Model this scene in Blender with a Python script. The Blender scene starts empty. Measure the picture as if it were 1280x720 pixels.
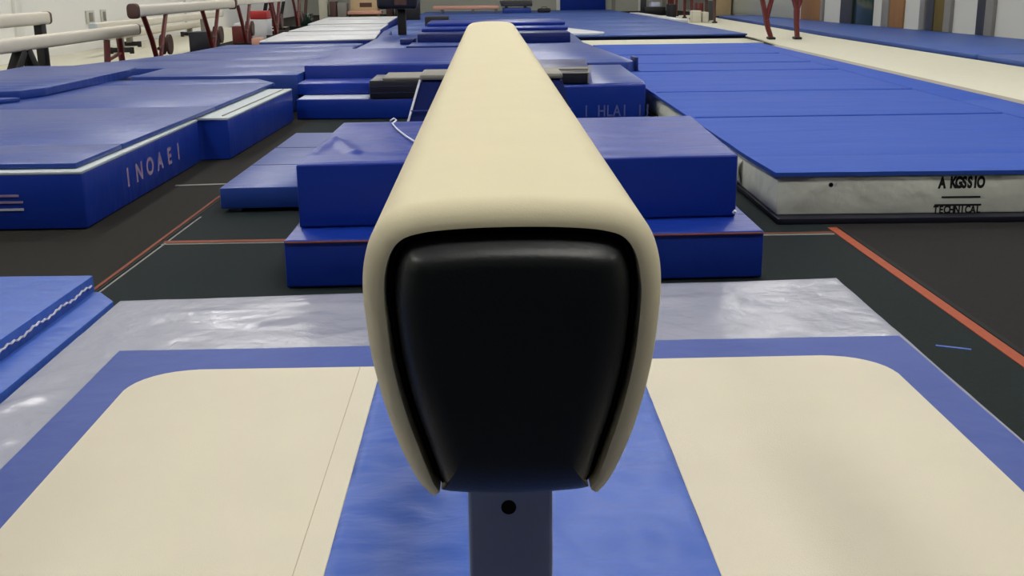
import bpy, bmesh, math, random
from mathutils import Vector, Matrix, noise
random.seed(4)
S = bpy.context.scene
COL = S.collection
PI = math.pi

# ------------------------------------------------------------------ helpers
def tag(o, label=None, cat=None, group=None, kind=None):
    if label: o['label'] = label
    if cat: o['category'] = cat
    if group: o['group'] = group
    if kind: o['kind'] = kind
    return o

def thing(name, label, cat, loc=(0, 0, 0), group=None, rz=0):
    o = bpy.data.objects.new(name, None)
    o.empty_display_size = .2
    COL.objects.link(o)
    o.location = loc
    o.rotation_euler = (0, 0, rz)
    return tag(o, label, cat, group)

def link(name, bm, m, parent=None, smooth=True, angle=35):
    bmesh.ops.recalc_face_normals(bm, faces=bm.faces)
    me = bpy.data.meshes.new(name)
    bm.to_mesh(me)
    bm.free()
    if smooth:
        for p in me.polygons: p.use_smooth = True
        try: me.set_sharp_from_angle(angle=math.radians(angle))
        except Exception: pass
    me.materials.append(m)
    o = bpy.data.objects.new(name, me)
    COL.objects.link(o)
    if parent is not None:
        o.parent = parent
        # geometry is written in world space; undo an unrotated parent's offset
        o.matrix_parent_inverse = Matrix.Identity(4)
        o.location = -Vector(parent_origin(parent))
    return o

def parent_origin(p):
    v = Vector(p.location)
    q = p.parent
    while q is not None:
        v = v + Vector(q.location)
        q = q.parent
    return v

def add_prism(bm, pts, z0, z1, bev=0.0, seg=2):
    n = len(pts)
    if not hasattr(z1, '__len__'): z1 = [z1] * n
    if not hasattr(z0, '__len__'): z0 = [z0] * n
    b = [bm.verts.new((p[0], p[1], z0[i])) for i, p in enumerate(pts)]
    t = [bm.verts.new((p[0], p[1], z1[i])) for i, p in enumerate(pts)]
    fs = [bm.faces.new(b[::-1]), bm.faces.new(t)]
    for i in range(n):
        j = (i + 1) % n
        fs.append(bm.faces.new((b[i], b[j], t[j], t[i])))
    if bev > 0:
        es = set()
        for f in fs:
            for e in f.edges: es.add(e)
        bmesh.ops.bevel(bm, geom=list(es), offset=bev, segments=seg, profile=.5, affect='EDGES', clamp_overlap=True)

def rect(x0, x1, y0, y1): return [(x0, y0), (x1, y0), (x1, y1), (x0, y1)]

def prism(name, pts, z0, z1, m, parent=None, bev=.01, seg=2):
    bm = bmesh.new()
    add_prism(bm, pts, z0, z1, bev, seg)
    return link(name, bm, m, parent)

def add_box(bm, c, s, bev=0.0, rot=None):
    b2 = bmesh.new()
    add_prism(b2, rect(-s[0] / 2, s[0] / 2, -s[1] / 2, s[1] / 2), -s[2] / 2, s[2] / 2, bev)
    M = Matrix.Translation(c) @ (rot.to_4x4() if rot else Matrix.Identity(4))
    b2.transform(M)
    merge(bm, b2)

def merge(bm, b2):
    me = bpy.data.meshes.new('tmp')
    b2.to_mesh(me); b2.free()
    bm.from_mesh(me)
    bpy.data.meshes.remove(me)

def add_tube(bm, pts, r, n=12, cap=True):
    pts = [Vector(p) for p in pts]
    rr = r if hasattr(r, '__len__') else [r] * len(pts)
    rings = []
    up = None
    for i, p in enumerate(pts):
        if i == 0: d = pts[1] - p
        elif i == len(pts) - 1: d = p - pts[-2]
        else: d = (pts[i + 1] - p).normalized() + (p - pts[i - 1]).normalized()
        d.normalize()
        if up is None:
            up = Vector((0, 0, 1)) if abs(d.z) < .9 else Vector((1, 0, 0))
        a = d.cross(up).normalized()
        up = a.cross(d).normalized()
        rings.append([bm.verts.new(p + (a * math.cos(2 * PI * k / n) + up * math.sin(2 * PI * k / n)) * rr[i]) for k in range(n)])
    for i in range(len(rings) - 1):
        for k in range(n):
            j = (k + 1) % n
            bm.faces.new((rings[i][k], rings[i][j], rings[i + 1][j], rings[i + 1][k]))
    if cap:
        bm.faces.new(rings[0][::-1]); bm.faces.new(rings[-1])

def tube(name, pts, r, m, parent=None, n=12):
    bm = bmesh.new()
    add_tube(bm, pts, r, n)
    return link(name, bm, m, parent)

def add_rbar(bm, p0, p1, w, h, bev=.004, side=Vector((1, 0, 0))):
    """rectangular bar from p0 to p1; w along 'side'."""
    p0 = Vector(p0); p1 = Vector(p1)
    d = (p1 - p0)
    L = d.length
    d.normalize()
    a = (side - d * side.dot(d)).normalized()
    b = d.cross(a)
    R = Matrix((a, b, d)).transposed()
    add_box(bm, (p0 + p1) / 2, (w, h, L), bev, R)

def bilerp(q, u, v):
    a = Vector(q[0]).lerp(Vector(q[1]), u); b = Vector(q[3]).lerp(Vector(q[2]), u)
    return a.lerp(b, v)

def soft_sheet(name, quad, z0, z1, m, parent, nx, ny, f, edge=.01, round_=None):
    """thick padded sheet with a displaced top: f(x,y)->dz"""
    bm = bmesh.new()
    top = []; bot = []
    for j in range(ny + 1):
        for i in range(nx + 1):
            p = bilerp([Vector((a, b, 0)) for a, b in quad], i / nx, j / ny)
            onedge = i in (0, nx) or j in (0, ny)
            z = z1 + f(p.x, p.y) * (0.35 if onedge else 1) - (edge if onedge else 0)
            top.append(bm.verts.new((p.x, p.y, z)))
    for j in range(ny):
        for i in range(nx):
            k = j * (nx + 1) + i
            bm.faces.new((top[k], top[k + 1], top[k + nx + 2], top[k + nx + 1]))
    loop = [i for i in range(nx + 1)] + [(j * (nx + 1) + nx) for j in range(1, ny + 1)] + \
           [ny * (nx + 1) + i for i in range(nx - 1, -1, -1)] + [j * (nx + 1) for j in range(ny - 1, 0, -1)]
    lv = [top[k] for k in loop]
    bv = [bm.verts.new((v.co.x, v.co.y, z0)) for v in lv]
    n = len(lv)
    for i in range(n):
        j = (i + 1) % n
        bm.faces.new((bv[i], bv[j], lv[j], lv[i]))
    bm.faces.new(bv[::-1])
    return link(name, bm, m, parent, angle=60)

# ------------------------------------------------------------------ materials
def mat(name, col, rough=.5, spec=.5, metal=0.0, bump=None, var=None, coat=0, sheen=0, scale=(1, 1, 1)):
    m = bpy.data.materials.new(name)
    m.use_nodes = True
    nt = m.node_tree; N = nt.nodes; L = nt.links
    b = N['Principled BSDF']
    b.inputs['Base Color'].default_value = (*col, 1)
    b.inputs['Roughness'].default_value = rough
    b.inputs['Specular IOR Level'].default_value = spec
    b.inputs['Metallic'].default_value = metal
    b.inputs['Coat Weight'].default_value = coat
    b.inputs['Sheen Weight'].default_value = sheen
    tc = N.new('ShaderNodeTexCoord')
    mp = N.new('ShaderNodeMapping')
    mp.inputs['Scale'].default_value = scale
    L.new(tc.outputs['Object'], mp.inputs['Vector'])
    if var:      # (noise scale, amount)
        nz = N.new('ShaderNodeTexNoise'); nz.inputs['Scale'].default_value = var[0]; nz.inputs['Detail'].default_value = 4
        L.new(mp.outputs[0], nz.inputs['Vector'])
        mx = N.new('ShaderNodeMix'); mx.data_type = 'RGBA'
        mx.inputs[6].default_value = tuple(c * (1 - var[1]) for c in col) + (1,)
        mx.inputs[7].default_value = tuple(min(1, c * (1 + var[1])) for c in col) + (1,)
        L.new(nz.outputs['Fac'], mx.inputs[0]); L.new(mx.outputs[2], b.inputs['Base Color'])
    if bump:     # list of (scale, distance, detail)
        prev = None
        for sc, dist, det in bump:
            nz = N.new('ShaderNodeTexNoise'); nz.inputs['Scale'].default_value = sc; nz.inputs['Detail'].default_value = det
            nz.inputs['Distortion'].default_value = .4
            L.new(mp.outputs[0], nz.inputs['Vector'])
            bp = N.new('ShaderNodeBump'); bp.inputs['Distance'].default_value = dist; bp.inputs['Strength'].default_value = 1
            L.new(nz.outputs['Fac'], bp.inputs['Height'])
            if prev: L.new(prev.outputs[0], bp.inputs['Normal'])
            prev = bp
        L.new(prev.outputs[0], b.inputs['Normal'])
    return m

def emis(name, col, k):
    m = bpy.data.materials.new(name); m.use_nodes = True
    b = m.node_tree.nodes['Principled BSDF']
    b.inputs['Base Color'].default_value = (.9, .9, .9, 1)
    b.inputs['Emission Color'].default_value = (*col, 1)
    b.inputs['Emission Strength'].default_value = k
    return m

VB = [(1.6, .02, 2), (7, .004, 3)]
M = {
 'vinyl': mat('blue_vinyl', (.005, .029, .28), .36, .36, bump=VB, var=(3, .12), scale=(1, 2.2, 1)),
 'vinyl_dark': mat('navy_vinyl', (.004, .014, .12), .40, .4, bump=VB, var=(3, .15)),
 'vinyl_royal': mat('royal_vinyl', (.028, .085, .42), .6, .10, bump=[(1.2, .014, 2), (6, .003, 3)], var=(2, .06), scale=(1, 2.5, 1)),
 'vinyl_bright': mat('bright_blue_vinyl', (.035, .105, .46), .42, .4, bump=[(2.5, .02, 2), (9, .004, 3)], var=(3, .08), scale=(1, 2.0, 1)),
 'vinyl_border': mat('border_vinyl', (.048, .085, .32), .5, .22, bump=[(3, .010, 3), (14, .0015, 3)], var=(4, .10)),
 'vinyl_worn': mat('worn_blue_vinyl', (.014, .048, .27), .36, .45, bump=VB, var=(2, .10), scale=(1, 2.2, 1)),
 'grey_vinyl': mat('grey_vinyl', (.30, .31, .39), .25, .5, bump=[(3, .014, 3), (13, .004, 3)], var=(3, .06)),
 'skirt': mat('grey_canvas', (.70, .72, .64), .7, .3, bump=[(2.5, .05, 3), (12, .006, 3)], var=(4, .08)),
 'rim':         mat('pale_rim_vinyl', (.46, .52, .55), .5, .4, bump=[(9, .004, 3)]),
 'strap':       mat('pale_strap_vinyl', (.50, .54, .68), .5, .4),
 'beige': mat('beige_carpet', (.67, .62, .50), .95, .12, bump=[(350, .0015, 2), (3, .006, 2)], var=(3, .05)),
 'suede': mat('cream_suede', (.72, .655, .455), .85, .15, bump=[(700, .00008, 2)], var=(20, .03)),
 'leather': mat('black_leather', (.007, .009, .010), .42, .5, bump=[(600, .00015, 4)]),
 'gasket':      mat('black_rubber', (.004, .004, .004), .7, .2),
 'post': mat('grey_painted_steel', (.21, .25, .40), .33, .5, metal=.2, var=(8, .05)),
 'hole':        mat('hole_black', (.003, .003, .003), .9, .1),
 'floor':       None,
 'orange': mat('orange_tape', (.34, .075, .035), .7, .2, var=(30, .2)),
 'whitetape': mat('white_tape', (.25, .25, .23), .7, .2, var=(30, .2)),
 'dullorange':  mat('dull_orange_tape', (.20, .055, .03), .7, .2, var=(30, .2)),
 'navy_matte':  mat('navy_matte', (.003, .010, .085), .6, .08, var=(3, .1)),
 'floor_blue':  mat('floor_blue', (.055, .11, .37), .5, .3, bump=[(1.5, .010, 2)], var=(2, .08)),
 'beam_pale':   mat('pale_beam_cover', (.72, .68, .58), .8, .2, var=(6, .04)),
 'thread':      mat('seam_thread', (.48, .43, .33), .9, .1),
 'wall':        mat('painted_wall', (.80, .80, .77), .8, .2, var=(.5, .03)),
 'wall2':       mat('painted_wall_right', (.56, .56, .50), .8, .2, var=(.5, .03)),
 'wallgrey':    mat('grey_green_wall', (.42, .43, .37), .8, .2, var=(.8, .05)),
 'ceil':        mat('ceiling_deck', (.70, .70, .68), .9, .1),
 'cream': mat('cream_carpet', (.66, .64, .52), .95, .1, bump=[(60, .004, 2)], var=(6, .05)),
 'whitevinyl':  mat('white_vinyl', (.72, .73, .76), .45, .4, bump=[(4, .01, 3)]),
 'red':         mat('dark_red_paint', (.14, .018, .016), .35, .5),
 'redbright':   mat('red_vinyl', (.45, .03, .03), .5, .4),
 'black':       mat('black_paint', (.010, .010, .012), .5, .4),
 'blackvinyl':  mat('black_vinyl', (.008, .009, .02), .4, .5, bump=[(6, .004, 3)]),
 'wood':        mat('brown_wood', (.30, .15, .055), .6, .3, var=(6, .2), scale=(1, 1, .1)),
 'olive':       mat('olive_panel', (.14, .10, .02), .6, .3, var=(5, .1)),
 'trimgrey':    mat('grey_trim', (.25, .24, .21), .6, .3),
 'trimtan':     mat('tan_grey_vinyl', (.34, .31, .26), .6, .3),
 'doordark': mat('dark_door', (.045, .046, .052), .5, .4),
 'glassgreen':  mat('dark_green_glass', (.008, .028, .018), .15, .6),
 'tan':         mat('tan_cardboard', (.55, .42, .25), .8, .2, var=(6, .1)),
 'salmon':      mat('salmon_vinyl', (.70, .36, .26), .5, .3),
 'print_pale':  mat('faded_print', (.30, .22, .34), .6, .3),
 'print_dim': mat('dim_print', (.085, .11, .36), .6, .3),
 'print_white': mat('white_print', (.50, .50, .60), .6, .3),
 'print_black': mat('black_print', (.012, .012, .014), .6, .3),
 'velcro':      mat('velcro_white', (.62, .62, .70), .9, .1),
 'cord':        mat('white_cord', (.70, .72, .80), .8, .2),
 'brown':       mat('brown_cap', (.10, .055, .045), .6, .3),
 'lamp':        emis('lamp_diffuser', (1.0, .97, .90), 32),
 'housing':     mat('lamp_housing', (.6, .6, .6), .5, .3),
}

def floor_mat():
    m = bpy.data.materials.new('charcoal_carpet'); m.use_nodes = True
    nt = m.node_tree; N = nt.nodes; L = nt.links; b = N['Principled BSDF']
    tc = N.new('ShaderNodeTexCoord'); sp = N.new('ShaderNodeSeparateXYZ')
    L.new(tc.outputs['Object'], sp.inputs[0])
    def cmp(inp, v):
        k = N.new('ShaderNodeMath'); k.operation = 'GREATER_THAN'; k.inputs[1].default_value = v
        L.new(inp, k.inputs[0]); return k.outputs[0]
    a = cmp(sp.outputs[0], -1.63); c = cmp(sp.outputs[0], 1.72)
    m1 = N.new('ShaderNodeMix'); m1.data_type = 'RGBA'
    m1.inputs[6].default_value = (.017, .016, .0125, 1); m1.inputs[7].default_value = (.0105, .017, .018, 1)
    L.new(a, m1.inputs[0])
    m2 = N.new('ShaderNodeMix'); m2.data_type = 'RGBA'
    m2.inputs[7].default_value = (.0155, .0150, .0155, 1)
    L.new(c, m2.inputs[0]); L.new(m1.outputs[2], m2.inputs[6])
    nz = N.new('ShaderNodeTexNoise'); nz.inputs['Scale'].default_value = 40; nz.inputs['Detail'].default_value = 6
    L.new(tc.outputs['Object'], nz.inputs['Vector'])
    mr = N.new('ShaderNodeMapRange'); mr.inputs[3].default_value = .75; mr.inputs[4].default_value = 1.25
    L.new(nz.outputs['Fac'], mr.inputs[0])
    m3 = N.new('ShaderNodeMix'); m3.data_type = 'RGBA'; m3.blend_type = 'MULTIPLY'; m3.inputs[0].default_value = 1
    L.new(m2.outputs[2], m3.inputs[6]); L.new(mr.outputs[0], m3.inputs[7])
    L.new(m3.outputs[2], b.inputs['Base Color'])
    n2 = N.new('ShaderNodeTexNoise'); n2.inputs['Scale'].default_value = 250
    L.new(tc.outputs['Object'], n2.inputs['Vector'])
    bp = N.new('ShaderNodeBump'); bp.inputs['Distance'].default_value = .003
    L.new(n2.outputs['Fac'], bp.inputs['Height']); L.new(bp.outputs[0], b.inputs['Normal'])
    b.inputs['Roughness'].default_value = .9; b.inputs['Specular IOR Level'].default_value = .2
    return m
M['floor'] = floor_mat()

# ------------------------------------------------------------------ room
def struct(name, pts, z0, z1, m, bev=0):
    o = prism(name, pts, z0, z1, m, None, bev)
    return tag(o, kind='structure')
struct('floor', rect(-8.6, 13, -5, 50.4), -.1, 0, M['floor'])
struct('ceiling', rect(-8.6, 13, -5, 50.4), 7.0, 7.15, M['ceil'])
struct('wall_left', rect(-8.3, -8.1, -5, 50.4), 0, 7.0, M['wall'])
struct('wall_back', rect(-8.1, 8.4, 50.0, 50.2), 0, 7.0, M['wallgrey'])
struct('wall_front', rect(-8.3, 12.2, -5, -4.8), 0, 7.0, M['doordark'])
# the right wall runs slightly inwards
WA = Vector((10.1, 21.4)); WB = Vector((9.43, 32.0)); WD = (WB - WA).normalized(); WN = Vector((WD.y, -WD.x))
def wx(y): return WA.x + (y - WA.y) * WD.x / WD.y
struct('wall_right', [(wx(-5), -5), (wx(50.4), 50.4), (wx(50.4) + .2, 50.4), (wx(-5) + .2, -5)], 0, 7.0, M['wall2'])
def wallpanel(name, ya, yb, z0, z1, m, out=.04, parent=None):
    a = (wx(ya), ya); b = (wx(yb), yb)
    return prism(name, [(a[0] - out, a[1]), (a[0] + .001, a[1]), (b[0] + .001, b[1]), (b[0] - out, b[1])], z0, z1, m, parent, .004)
d1 = tag(wallpanel('door_1', 28.6, 29.9, .09, 2.2, M['glassgreen'], .03), kind='structure')
wallpanel('door_frame', 29.9, 30.7, .09, 2.2, M['doordark'], .06, d1)
d2 = tag(wallpanel('door_2', 32.2, 33.9, .09, 2.2, M['wood'], .04), kind='structure')
wallpanel('door_frame', 32.05, 32.2, .09, 2.3, M['trimgrey'], .07, d2)
d3 = tag(wallpanel('door_3', 26.75, 27.55, .09, 2.2, M['wood'], .04), kind='structure')
wallpanel('door_frame', 27.55, 27.95, .09, 2.3, M['trimgrey'], .07, d3)
d4 = tag(wallpanel('door_4', 24.6, 25.15, .09, 2.2, M['olive'], .04), kind='structure')
wallpanel('door_frame', 25.15, 25.5, .09, 2.3, M['doordark'], .06, d4)
wallpanel('door_jamb', 24.3, 24.6, .09, 2.3, M['trimgrey'], .08, d4)
tag(wallpanel('trim_1', 22.85, 23.2, .09, 6.9, M['doordark'], .05), kind='structure')
tag(wallpanel('trim_2', 22.5, 22.8, .09, 6.9, M['trimgrey'], .08), kind='structure')
tag(wallpanel('trim_3', 25.6, 25.85, .09, 6.9, M['trimgrey'], .06), kind='structure')
tag(wallpanel('trim_4', 34.6, 49, .09, 1.25, M['wallgrey'], .02), kind='structure')
for i, x in enumerate((3.0, 5.4, 6.55, 7.6)):
    tag(prism('trim_%d' % (5 + i), rect(x, x + .16, 49.93, 50.0), 0, 6.9, M['trimgrey'] if i % 2 else M['wall'], None, 0), kind='structure')
tag(prism('trim_9', rect(-8.1, -8.04, 19.85, 20.15), 0, 6.9, M['wall'], None, .01), kind='structure')
tag(prism('trim_10', rect(-8.1, -8.02, 31.0, 31.5), 0, 6.9, M['wall'], None, .01), kind='structure')
for i, (y, w, m_) in enumerate(((23.4, .22, 'trimgrey'), (24.3, .14, 'trimgrey'), (26.6, .2, 'doordark'))):
    o = prism('wall_outlet', rect(-8.1, -8.06, y, y + w * 2), .52, .78, M['wall2'], None, .005)
    prism('socket', rect(-8.062, -8.05, y + w * .5, y + w * 1.5), .56, .74, M[m_], o, .002)
    tag(o, ['wide grey wall outlet low on the white left wall, nearest', 'narrow grey wall outlet on the white left wall, middle of three',
            'dark wall outlet on the white left wall, farthest of three'][i], 'wall outlet', 'outlets on the white wall')

# ceiling lamps: three rows of long high-bay fixtures (the hall's only light)
lab_row = ['left', 'middle', 'right']
def lamp(x, y, lab):
    t = thing('ceiling_lamp', lab, 'ceiling lamp', (x, y, 6.8), 'high bay lamps under the ceiling')
    prism('lamp_housing', rect(x - .45, x + .45, y - .9, y + .9), 6.80, 6.9, M['housing'], t, .01)
    prism('lamp_diffuser', rect(x - .40, x + .40, y - .85, y + .85), 6.76, 6.80, M['lamp'], t, .004)
    for s in (-1, 1): tube('hanger', [(x, y + s * .6, 6.9), (x, y + s * .6, 7.0)], .008, M['housing'], t, 6)
for ix, x in enumerate((-4.6, 1.2, 6.4)):
    for iy, y in enumerate((.25, 5.5, 11.5, 18, 25, 33, 42)):
        lamp(x, y, 'long white high bay lamp, %s row, number %d from the near end of the hall' % (lab_row[ix], iy + 1))

# ------------------------------------------------------------------ THE BEAM
def outline():
    px = [(-115, 365), (-128, 352), (-140, 332), (-155, 300), (-168, 262), (-178, 225), (-186, 185), (-190, 150), (-192.5, 118), (-192, 92),
          (-188, 68), (-180, 46), (-166, 27), (-146, 13.5), (-118, 6), (-85, 2.5), (-45, .6), (0, 0)]
    px = px + [(-x, y) for x, y in px[-2::-1]]
    return [Vector((x / 2915, -y / 2655)) for x, y in px]
def catmull(P, k=3):
    out = []
    for i in range(len(P) - 1):
        p0 = P[max(0, i - 1)]; p1 = P[i]; p2 = P[i + 1]; p3 = P[min(len(P) - 1, i + 2)]
        for j in range(k):
            t = j / k
            out.append(.5 * ((2 * p1) + (p2 - p0) * t + (2 * p0 - 5 * p1 + 4 * p2 - p3) * t * t + (3 * p1 - p0 - 3 * p2 + p3) * t ** 3))
    out.append(P[-1]); return out
OUT = catmull(outline(), 3)
def inset(P, d, closed=False):
    n = len(P); R = []
    full = d
    for i in range(n):
        a = P[(i - 1) % n] if closed or i > 0 else P[0]
        b = P[(i + 1) % n] if closed or i < n - 1 else P[-1]
        t = (b - a).normalized()
        e = min(i, n - 1 - i)
        d = full * (1 - .30 * max(0, 1 - e / 9))
        R.append(P[i] + Vector((t.y, -t.x)) * d)
    return R
BX, BY0, BY1, BZ = .009, .464, 2.86, 1.1115
beam = thing('balance_beam', 'large cream suede balance beam with black padded end, seen end on in the foreground', 'balance beam', (BX, .6, .1225))
TH = .0110
rows = []      # (inset, y)
mid = (BY0 + BY1) / 2
rows.append((TH, mid)); rows.append((TH, BY0 + .03)); rows.append((TH, BY0 + .004))
for k in range(0, 9):
    th = PI / 2 * (1 - k / 8)
    rows.append((TH * (1 - math.cos(th)) * .97, BY0 + .017 * (1 - math.sin(th))))
rows.append((0, BY0 + .03)); rows.append((0, BY0 + .10))
for q in range(1, 8): rows.append((0, BY0 + .1 + (BY1 - BY0 - .2) * q / 8))
rows.append((0, BY1 - .10)); rows.append((0, BY1 - .03))
for k in range(0, 9):
    th = PI / 2 * k / 8
    rows.append((TH * (1 - math.cos(th)) * .97, BY1 - .017 * (1 - math.sin(th))))
rows.append((TH, BY1 - .004)); rows.append((TH, BY1 - .03))
bm = bmesh.new()
G = []
for ins, y in rows:
    P = inset(OUT, ins)
    G.append([bm.verts.new((BX + p.x, y, BZ + p.y)) for p in P])
nr = len(rows); nc = len(OUT)
for a in range(nr):
    b = (a + 1) % nr
    for i in range(nc - 1):
        bm.faces.new((G[a][i], G[a][i + 1], G[b][i + 1], G[b][i]))
bm.faces.new([G[a][0] for a in range(nr)]); bm.faces.new([G[a][-1] for a in range(nr)][::-1])
link('padded_cover', bm, M['suede'], beam, angle=50)
# inner core (aluminium extrusion) closing the section
core = inset(OUT, TH + .0005)
bm = bmesh.new()
ra = [bm.verts.new((BX + p.x, BY0 + .03, BZ + p.y)) for p in core]; rb = [bm.verts.new((BX + p.x, BY1 - .03, BZ + p.y)) for p in core]
for i in range(len(core)):
    j = (i + 1) % len(core); bm.faces.new((ra[i], ra[j], rb[j], rb[i]))
bm.faces.new(ra[::-1]); bm.faces.new(rb)
link('beam_core', bm, M['post'], beam)
# gasket groove + bulging end pad at both ends
def end_pad(y, s):
    gas = inset(OUT, TH + .0004)
    bm = bmesh.new()
    prev = None
    for ins, yy in ((0, .028), (0, .0100), (.0010, .0080), (.0022, .0080), (.0030, .0100), (.0030, .028)):
        P = inset(gas, ins)
        r = [bm.verts.new((BX + p.x, y + s * yy, BZ + p.y)) for p in P]
        if prev:
            for i in range(nc - 1): bm.faces.new((prev[i], prev[i + 1], r[i + 1], r[i]))
        prev = r
    link('gasket', bm, M['gasket'], beam)
    edge = inset(OUT, TH + .0036)
    edge = [edge[0] + Vector((-.0016, -.0030))] + edge + [edge[-1] + Vector((.0016, -.0030))]
    # close the bottom with a slightly convex curve
    a = edge[-1]; b = edge[0]
    for k in range(1, 24):
        t = k / 24
        p = a.lerp(b, t); p = p + Vector((0, -.0022 * math.sin(PI * t) ** .6))
        edge.append(p)
    c = Vector((0, -.066))
    bm = bmesh.new(); prev = None
    rings = []
    NR = 22
    for k in range(NR + 1):
        f = 1 - k / NR
        rings.append(f)
    first = None
    for f in [1.0, .995, .985, .97, .95, .92, .88, .83, .77, .70, .62, .53, .43, .33, .22, .11]:
        h = .019 * (1 - f ** 9) ** .55
        r = []
        for p in edge:
            q = c + (p - c) * f
            # shallow crease running below the top edge of the pad
            crease = 0
            zt = -.0170 - (q.x / .045) ** 2 * .0028
            dz = (q.y - zt)
            crease = .0016 * math.exp(-(dz / .0022) ** 2) * max(0, 1 - abs(q.x / .052) ** 4)
            ridge = .0012 * math.exp(-((dz + .006) / .004) ** 2) * max(0, 1 - abs(q.x / .052) ** 4)
            r.append(bm.verts.new((BX + q.x, y + s * (.009 - h + crease - ridge), BZ + q.y)))
        n = len(r)
        if prev:
            for i in range(n):
                j = (i + 1) % n; bm.faces.new((prev[i], prev[j], r[j], r[i]))
        else: first = r
        prev = r
    bm.faces.new(prev)
    # skirt back into the beam
    back = [bm.verts.new((v.co.x, y + s * .034, v.co.z)) for v in first]
    n = len(first)
    for i in range(n):
        j = (i + 1) % n; bm.faces.new((back[i], back[j], first[j], first[i]))
    bm.faces.new(back[::-1])
    link('end_pad', bm, M['leather'], beam, angle=60)
end_pad(BY0, 1)
end_pad(BY1, -1)
# posts with adjustment holes, sockets and floor feet
for y, nm in ((.652, 'post'), (2.62, 'post')):
    bm = bmesh.new()
    add_prism(bm, rect(BX - .026, BX + .026, y - .025, y + .025), .1225, .985, .0028, 3)
    po = link('post', bm, M['post'], beam, angle=50)
    for z in ((.891, .79, .69, .59, .49)):
        bm = bmesh.new()
        for s in (-1, 1):
            add_tube(bm, [(BX - .001, y + s * .0252, z), (BX - .001, y + s * .0262, z)], .0046, 16)
        link('adjustment_hole', bm, M['hole'], po)
    prism('foot', rect(BX - .10, BX + .10, y - .04, y + .04), .1225, .150, M['post'], beam, .006)
    prism('sleeve', rect(BX - .032, BX + .032, y - .032, y + .032), .150, .40, M['post'], beam, .004)
    prism('bracket', rect(BX - .034, BX + .034, y - .05, y + .06), .975, .992, M['post'], beam, .002)

# ------------------------------------------------------------------ landing mat
lm = thing('landing_mat', 'wide grey and blue landing mat with two beige panels under the foreground beam', 'landing mat', (0, 1.7, 0))
def wr(x, y):
    v = noise.noise(Vector((x * 2.0, y * 4.5, 1.3))) * .006
    v += noise.noise(Vector((x * 7 + y * 3, y * 9, 4.1))) * .0025
    k = max(0, min(1, (-x - .2) / 1.0))
    v += k * noise.noise(Vector((x * 12 + 4 * y, y * 11, 8))) * .003
    for cx, cy, L_, sl in ((-.62, 3.86, .26, -.05), (-.95, 3.78, .2, .08), (-.70, 3.70, .15, .3), (-1.29, 2.95, .07, .9), (-1.29, 2.6, .08, .8), (-.30, 3.60, .22, .5), (.5, 3.85, .3, .02)):
        dx = x - cx; dy = y - cy - sl * dx
        v += .007 * math.exp(-(dy / .035) ** 2 - (dx / L_) ** 4)
    return v
soft_sheet('base_cover', [(-1.375, -.45), (1.275, -.45), (1.322, 4.13), (-1.362, 3.98)], 0, .100, M['grey_vinyl'], lm, 110, 160, wr, .004)
def wr2(x, y): return noise.noise(Vector((x * 3.0, y * 5, 7.3))) * .003 + noise.noise(Vector((x * 11, y * 14, 2))) * .001
soft_sheet('blue_border', [(-1.170, -.30), (1.270, -.30), (1.294, 3.375), (-1.170, 3.360)], .085, .1085, M['vinyl_border'], lm, 80, 110, wr2, .003)
def rounded(x0, x1, y0, y1, rl, rr, skew=0):
    P = [(x0, y0), (x1, y0)]
    for k in range(9):
        a = PI / 2 * k / 8
        P.append((x1 - rr + rr * math.cos(a) if rr else x1, y1 - rr + rr * math.sin(a) if rr else y1))
        if not rr: break
    for k in range(9):
        a = PI / 2 + PI / 2 * k / 8
        P.append((x0 + rl + rl * math.cos(a) if rl else x0, y1 - rl + rl * math.sin(a) if rl else y1))
        if not rl: break
    return P
pl = prism('beige_panel', rounded(-1.035, -.330, -.2, 3.14, .17, 0), .108, .1155, M['beige'], lm, .003)
tube('seam_thread', [(-.385, -.2, .1157), (-.392, 3.13, .1157)], .0011, M['thread'], pl, 6)
prism('beige_panel', rounded(.425, 1.155, -.2, 3.165, 0, .17), .108, .1155, M['beige'], lm, .003)
def wr3(x, y):
    k = math.exp(-((y - 2.2) / .55) ** 2)
    return .005 + noise.noise(Vector((x * 6, y * 5, 3))) * (.006 + .006 * k) + noise.noise(Vector((x * 13 + y * 6, y * 10, 9))) * (.003 + .004 * k)
soft_sheet('centre_cover', [(-.330, -.2), (.425, -.2), (.425, 3.1), (-.330, 3.1)], .106, .1155, M['vinyl_bright'], lm, 60, 150, wr3, .003)

# ------------------------------------------------------------------ near left folding mat with velcro
fm = thing('folding_mat', 'bright blue folding mat at the left edge with dotted velcro strip along its side', 'folding mat', (-2.1, 2.5, 0))
prism('panel', [(-3.3, 2.2), (-1.545, 2.2), (-1.500, 4.12), (-3.3, 4.16)], .008, .160, M['vinyl_bright'], fm, .008)
prism('panel', [(-3.3, .3), (-1.585, .3), (-1.546, 2.17), (-3.3, 2.17)], .008, .160, M['vinyl_bright'], fm, .008)
fl = prism('velcro_flap', [(-1.560, .3), (-1.425, .3), (-1.378, 3.955), (-1.470, 4.09), (-1.500, 4.09)], .060, .103, M['vinyl_bright'], fm, .006)
zz = []
for k in range(150):
    y = .5 + k * .0240
    x = -1.581 + (y - .3) * (.081 / 3.82) + .0045
    zz.append((x, y, .126 + .006 * (k % 2) + .004 * math.sin(k * .7)))
bm = bmesh.new(); add_tube(bm, zz, .0040, 6)
link('velcro_strip', bm, M['velcro'], fm)

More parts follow.
